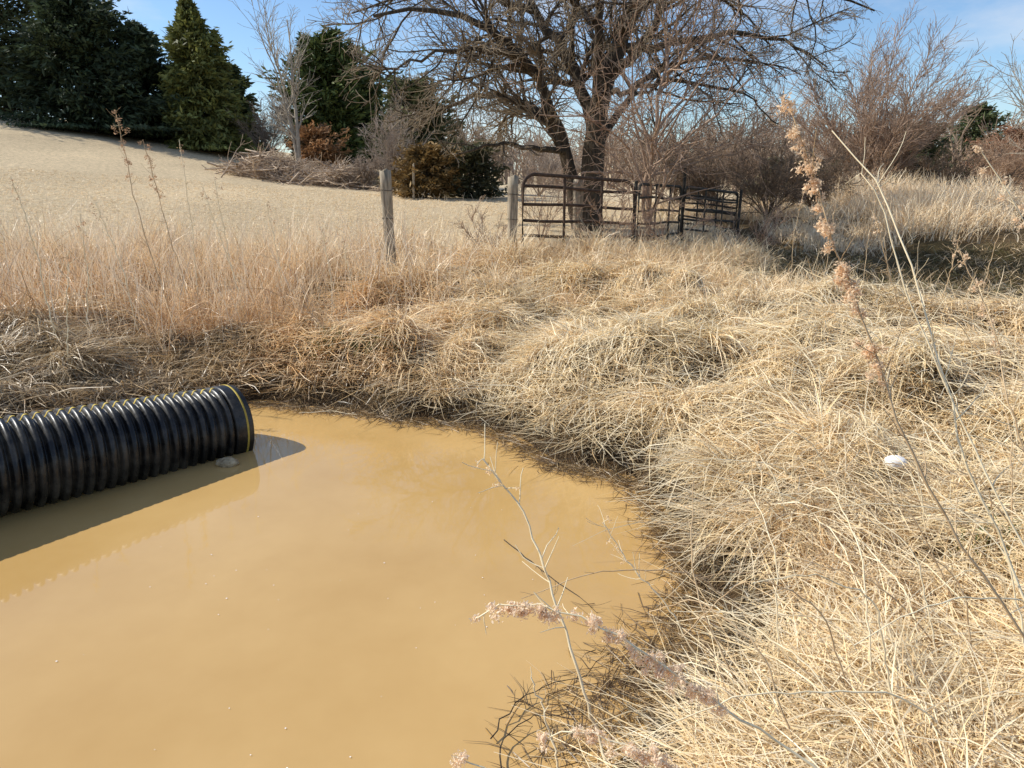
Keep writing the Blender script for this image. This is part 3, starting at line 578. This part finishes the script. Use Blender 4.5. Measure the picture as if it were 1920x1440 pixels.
V, Q = ringmesh([(.135, rad-.03), (.13, rad+.0), (.12, rad+.004), (.01, rad+.004), (0, rad), (0, rad-.018), (.02, rad-.024)]); build('end_collar', V, Q, mp_, o, smooth=True)
V, Q = ringmesh([(.005, rad-.040), (.02, rad-.042), (2.6, rad-.044), (LEN, rad-.044)]); build('inner_liner', V, Q, mp_, o, smooth=True)
V, Q = ringmesh([(.040, rad+.002), (.040, rad+.0065), (.054, rad+.0065), (.054, rad+.002)]); build('yellow_ring', V, Q, my_, o, smooth=True)
ps = []; s_ = .13
a_s = math.pi/2-.02
while s_ < LEN-.05:
    ps.append(ringmesh([(s_+f*per_, rad+r_+.0025) for f, r_ in ((.0, -.038), (.1, -.037), (.22, -.016), (.32, -.004), (.46, 0), (.60, 0), (.74, -.006), (.86, -.022), (1.0, -.038))], 3, a_s-.032, a_s+.032)); s_ += per_
V, Q = join(ps); build('yellow_stripe', V, Q, my_, o, smooth=True)

# ------------------------------------------------------------------ single weeds
def fluff(P, n, spread, size, c):
    i = rng.integers(0, len(P), n); p = P[i]+rng.normal(0, spread, (n, 3)); d = norm(rng.normal(size=(n, 3))); s_ = norm(np.cross(d, rng.normal(size=(n, 3)))); z = size*rng.uniform(.5, 1.4, n)[:, None]
    V = np.stack([p-d*z, p+s_*z*.45, p+d*z, p-s_*z*.45], 1).reshape(-1, 3); cc = soft(np.array(c)*rng.uniform(.75, 1.25, (n, 1)))
    return V, np.arange(n*4).reshape(-1, 4), np.repeat(cc, 4, 0)
def weed(label, pts, r0, r1, m, heads=None, nbr=0, bl=.2, group=None, name='dead_weed', fs=.006, fn=900, fcol=(1.0, .78, .54), cl=.016, ground=True, sprd=None, clump=0):
    pts = [np.array(p, float) if len(p) == 3 and isinstance(p, np.ndarray) else at(*p) for p in pts]
    g_ = pts[0].copy(); g_[2] = max(hgt(g_[0], g_[1]), -.05)-.02
    if ground: pts = [g_]+pts[1:] if abs(pts[0][2]-g_[2]) < .15 else [g_]+pts
    K = 26; P = resample(pts, K); P[2:-1] += rng.normal(0, r0*.8, (K-3, 3)); R = np.linspace(r0, r1, K)
    o = thing(name, label, 'weed', P[0], group); V, Q = tubes(P, R, 6); st_ = build('stem', V, Q, m, o, smooth=True)
    if nbr:
        B, RB = grow(P[None], R[None], nbr, .1, (30, 65), 6, .06, .12, .45, .6, r1*.55, bl*.5, bl); V, Q = tubes(B, RB, 4); build('side_twigs', V, Q, m, st_, smooth=True)
    if heads:
        f0, f1, ncl = heads; ff = np.linspace(f0, f1, ncl)
        if clump:
            c0 = np.linspace(f0, f1, clump)+rng.normal(0, .25*(f1-f0)/clump, clump); ff = np.clip(c0[rng.integers(0, clump, ncl)]+rng.normal(0, .005, ncl), 0, 1)
        idx = ff*(K-1)
        st = np.stack([np.interp(idx, np.arange(K), P[:, j]) for j in range(3)], 1)
        cen = st+rng.normal(0, cl*.8, st.shape)-np.array([0, 0, cl*.9])
        V, Q, c = fluff(cen, fn, sprd or cl*.42, fs, fcol); hd = build('seed_head', V, Q, M_fluff, o, col=c)
        V, Q = tubes(np.stack([st, (st+cen)/2+[0, 0, .002], cen], 1), np.full((ncl, 3), r1*.6), 4); build('pedicels', V, Q, m, hd)
    return o
# tall leaning weeds on the right, rooted near the camera
weed('tall leaning brown weed with long fluffy seed head reaching highest on the right', [(2060, 1400, 1.35), (1920, 1195, 1.4), (1760, 955, 1.48), (1690, 820, 1.52), (1640, 650, 1.57), (1570, 470, 1.62), (1530, 340, 1.66), (1478, 190, 1.7)], .0044, .0018, M_stemb, (.70, 1, 70), 14, .12, fs=.0046, fn=3200, cl=.013, sprd=.0058, clump=22)
weed('straight pale stalk curving up just right of the tall brown weed', [(2100, 1450, 1.25), (1920, 1120, 1.4), (1800, 850, 1.5), (1745, 610, 1.6), (1690, 440, 1.7), (1640, 330, 1.8), (1560, 245, 1.9)], .0042, .0016, M_stem, None, 12, .14)
weed('thin pale weed stalk with a hooked tip beside the tall brown weed', [(2080, 1250, 1.6), (1900, 1000, 1.8), (1760, 700, 2.0), (1680, 500, 2.1), (1655, 380, 2.15), (1600, 300, 2.2), (1585, 345, 2.2)], .0042, .0016, M_stem, None, 8, .12)
weed('pale forked weed leaning in from the right edge with small seed tufts', [(2150, 800, 2.2), (1960, 480, 2.3), (1900, 370, 2.35), (1840, 285, 2.4)], .0045, .0017, M_stem, (.72, 1, 14), 8, .14, fs=.006, fn=500)
weed('slim brown weed with sparse tufts low at the right edge', [(2020, 1050, 2.1), (1900, 800, 2.3), (1860, 600, 2.5), (1800, 470, 2.6)], .0045, .0017, M_stemb, (.75, 1, 10), 10, .16, fs=.006, fn=300)
# arching weeds over the water
PK = (1.15, .95, .72)
weed('arching weed with drooping beige seed clusters hanging over the water at the bottom', [(1640, 1520, 1.35), (1480, 1405, 1.4), (1350, 1325, 1.42), (1260, 1260, 1.44), (1170, 1195, 1.46), (1080, 1152, 1.48), (990, 1130, 1.5), (925, 1138, 1.5), (897, 1158, 1.5)], .0046, .0020, M_stem, (.50, 1, 80), 8, .06, fs=.0052, fn=4200, cl=.013, fcol=PK, sprd=.0062, clump=17)
weed('lower arching weed with beige tufts cut by the bottom edge of the photo', [(1500, 1600, 1.2), (1330, 1470, 1.22), (1200, 1405, 1.25), (1110, 1375, 1.28), (1050, 1365, 1.3), (1025, 1385, 1.3)], .0042, .0018, M_stem, (.55, 1, 50), 6, .06, fs=.0048, fn=2600, cl=.012, fcol=PK, sprd=.006, clump=10)
weed('small beige tufted weed tip at the bottom edge left of the other two', [(1050, 1600, 1.15), (960, 1480, 1.2), (900, 1425, 1.22), (850, 1418, 1.22)], .0035, .0015, M_stem, (.6, 1, 20), 4, .05, fs=.0044, fn=1200, cl=.011, fcol=PK, sprd=.006, clump=5)
weed('tall thin pale stalk leaning over the pond with a few bare twigs', [(1150, 1500, 1.85), (1125, 1400, 1.95), (1085, 1265, 2.0), (1050, 1145, 2.1), (1010, 1040, 2.2), (975, 940, 2.3), (905, 860, 2.35)], .0066, .0030, M_stem, (.9, 1, 6), 16, .28, fs=.005, fn=90)
weed('short pale broken stalk leaning left at the bottom water edge', [(1060, 1500, 1.75), (1040, 1400, 1.85), (1015, 1320, 1.9), (995, 1270, 1.92)], .0055, .0025, M_stem, None, 3, .08)
weed('thin twiggy stalk with tiny buds over the right water edge', [(1330, 1260, 2.3), (1250, 1130, 2.45), (1180, 1060, 2.5), (1130, 980, 2.55)], .0042, .002, M_stem, (.8, 1, 6), 14, .2, fs=.005, fn=80)
weed('brown curved stalk leaning out of the bank above the weed with beige clusters', [(1420, 1290, 2.0), (1330, 1180, 2.1), (1295, 1080, 2.2), (1300, 900, 2.35)], .0038, .0017, M_stemb, None, 6, .15)
# pale arching stalks on the right bank
for i_ in range(46):
    bx_, by_ = rng.uniform(1400, 2050), rng.uniform(640, 1500); b_ = on_ground(bx_, by_); a_ = rng.uniform(1.4, 4.0); Ls = rng.uniform(.5, 1.3); hh_ = rng.uniform(.15, .75)
    dv = np.array([math.cos(a_), math.sin(a_)*.6, 0]); weed('pale bare stalk arching over the matted grass of the right bank', [b_, b_+dv*Ls*.3+[0, 0, hh_*.8], b_+dv*Ls*.7+[0, 0, hh_], b_+dv*Ls+[0, 0, hh_*rng.uniform(.5, 1.1)]], .0036, .0015, M_stem if i_ % 3 else M_stemb, None, 6, .12, group='pale arching stalks on the right bank')
# stalks on the left
SL = [(300, 540, 215, 205, 7.0, 1, 'reddish brown weed with seed tufts at upper left, tallest of the left bank'), (345, 520, 268, 262, 7.4, 1, 'reddish brown weed second from the left with tufted top'),
      (350, 500, 336, 262, 7.6, 0, None), (440, 560, 402, 335, 7.2, 0, None), (455, 555, 380, 350, 7.5, 0, None), (610, 560, 602, 425, 7.6, 0, None), (655, 555, 640, 440, 7.9, 0, None),
      (120, 560, 150, 400, 6.6, 0, None), (60, 600, 20, 330, 6.0, 0, None), (230, 560, 180, 380, 6.8, 0, None), (520, 560, 500, 380, 7.8, 0, None), (70, 640, 130, 470, 5.6, 0, None)]
for bx_, by_, tx_, ty_, Y, hd, lab in SL:
    b_ = foot(bx_, Y); t_ = at(tx_, ty_, Y-.1); mid = (b_+t_)/2+np.array([rng.normal(0, .04), 0, .03])
    weed(lab or 'thin bare dry stalk standing in the tawny grass of the left bank', [b_, b_*.7+t_*.3, mid, t_], .006, .0028, M_stemb if hd else M_stem, (.76, 1, 16) if hd else (.9, 1, 4), 9 if hd else 5, .22, group=None if lab else 'thin dry stalks on the left bank', fs=.010, fn=260 if hd else 40, cl=.032, fcol=(.56, .36, .22))
for bx_, by_, tx_, ty_, Y in [(1560, 480, 1575, 330, 9.5), (1640, 520, 1650, 335, 9), (1500, 480, 1510, 350, 10), (1700, 500, 1660, 340, 8.5), (1790, 520, 1800, 440, 7), (1740, 600, 1640, 400, 6.5), (1870, 520, 1890, 380, 8)]:
    b_ = foot(bx_, Y); t_ = at(tx_, ty_, Y-.1); weed('thin bare dry stalk standing in the rough grass on the right', [b_, (b_+t_)/2+np.array([rng.normal(0, .05), 0, 0]), t_], .006, .003, M_stemb, (.85, 1, 5), 6, .25, group='thin dry stalks on the right', fs=.01, fn=80, cl=.03)

# ------------------------------------------------------------------ small things
def lump(name, label, cat, c, sx, sy, sz, m, seed=1):
    n, k_ = 20, 12; th = np.linspace(0, math.pi, k_)[:, None]; ph = (np.arange(n)/n*6.2832)[None]
    d = np.stack([np.sin(th)*np.cos(ph), np.sin(th)*np.sin(ph), np.cos(th)+0*ph], -1)
    r_ = .75+.5*fbm(d[..., 0]*2+seed, d[..., 1]*2+d[..., 2]*1.7, seed); V = d*r_[..., None]*np.array([sx, sy, sz])+np.array(c)
    i = (np.arange(k_-1)*n)[:, None]; j = np.arange(n)[None]; Q = np.stack([i+j, i+n+j, i+n+(j+1) % n, i+(j+1) % n], -1)
    return tag(build(name, V, Q, m), label, cat)
g_ = on_ground(1678, 868, lift=.17); lump('stone', 'small white stone lying in the matted grass on the right', 'stone', g_, .062, .05, .036, M_stone, 3)
g_ = on_z(430, 868); lump('debris_clump', 'tan clump of debris floating against the pipe end', 'debris', g_+[0, -.03, .015], .085, .06, .04, M_clod, 5)
def stick(label, pts, r, m=M_stemb, n=5, bl=.15):
    P = resample([on_z(a, b_, z) for a, b_, z in pts], 12); P[1:-1, :2] += rng.normal(0, .006, (10, 2)); R = np.linspace(r, r*.4, 12)
    o = thing('fallen_twig', label, 'twig', P[0]); V, Q = tubes(P, R, 6); st_ = build('stem', V, Q, m, o, smooth=True)
    B, RB = grow(P[None], R[None], n, .2, (20, 50), 5, 0, .08, .3, .6, r*.3, .05, bl); B[..., 2] = np.clip(B[..., 2], -.01, .05); V, Q = tubes(B, RB, 4); build('side_twigs', V, Q, m, st_)
stick('dark twig floating off the right bank in the middle of the water', [(945, 1012, .01), (1010, 1065, .02), (1075, 1110, .01), (1120, 1150, .0)], .003, M_bark)
stick('branched dark twig lying in the shallows near the bottom', [(920, 1385, .02), (950, 1330, .03), (1010, 1290, .04), (1110, 1265, .05)], .003, M_bark, n=14, bl=.25)
stick('dark curved twig reaching from the bottom mud into the water', [(940, 1440, .02), (935, 1390, .03), (985, 1345, .04), (1090, 1330, .05)], .003, M_bark, n=14, bl=.2)
stick('pale twig floating near the far shore', [(560, 775, .01), (620, 770, .015), (670, 778, .015)], .004, M_stem)
# straw litter in the shallows and floating flecks
th = rng.random(5200); seg = (th*20).astype(int); fr = th*20-seg; bx_ = SH[seg, 0]*(1-fr)+SH[seg+1, 0]*fr; by_ = SH[seg, 1]*(1-fr)+SH[seg+1, 1]*fr
N = len(bx_); off = np.abs(rng.normal(0, .09, N))+rng.uniform(0, .03, N); cx_, cy_ = -1.4, 2.6; dl = np.hypot(cx_-bx_, cy_-by_); bx_ = bx_+(cx_-bx_)/dl*off; by_ = by_+(cy_-by_)/dl*off
k = (seg > 14); bx_[k] += rng.normal(-.06, .14, k.sum()); by_[k] += rng.normal(0, .1, k.sum())
lc = np.array([(.16, .10, .05), (.32, .215, .10), (.62, .46, .26)])[rng.choice(3, N, p=[.45, .35, .2])]
gbuild('shore_litter', 'wet brown straw litter floating along the water edge', 'litter', [blades(bx_, by_, rng.uniform(0, 6.28, N), np.radians(rng.uniform(0, 18, N)), np.radians(rng.uniform(-10, 5, N)), rng.uniform(.05, .22, N), np.full(N, .0042), lc, 3, .6, .012)])
fx = rng.uniform(-2, .2, 46); fy = rng.uniform(1.7, 4.3, 46); k = sdist(fx, fy) < -.15; fx, fy = fx[k], fy[k]; n_ = len(fx); r_ = rng.uniform(.0015, .004, n_)
V = np.stack([np.stack([fx+r_*np.cos(q)*1.3, fy+r_*np.sin(q), np.full(n_, .004)], 1) for q in (0, 1.57, 3.14, 4.71)], 1)
tag(build('foam_flecks', V, np.arange(n_*4), M_stone), 'tiny white flecks floating on the muddy water', 'foam', kind='stuff')
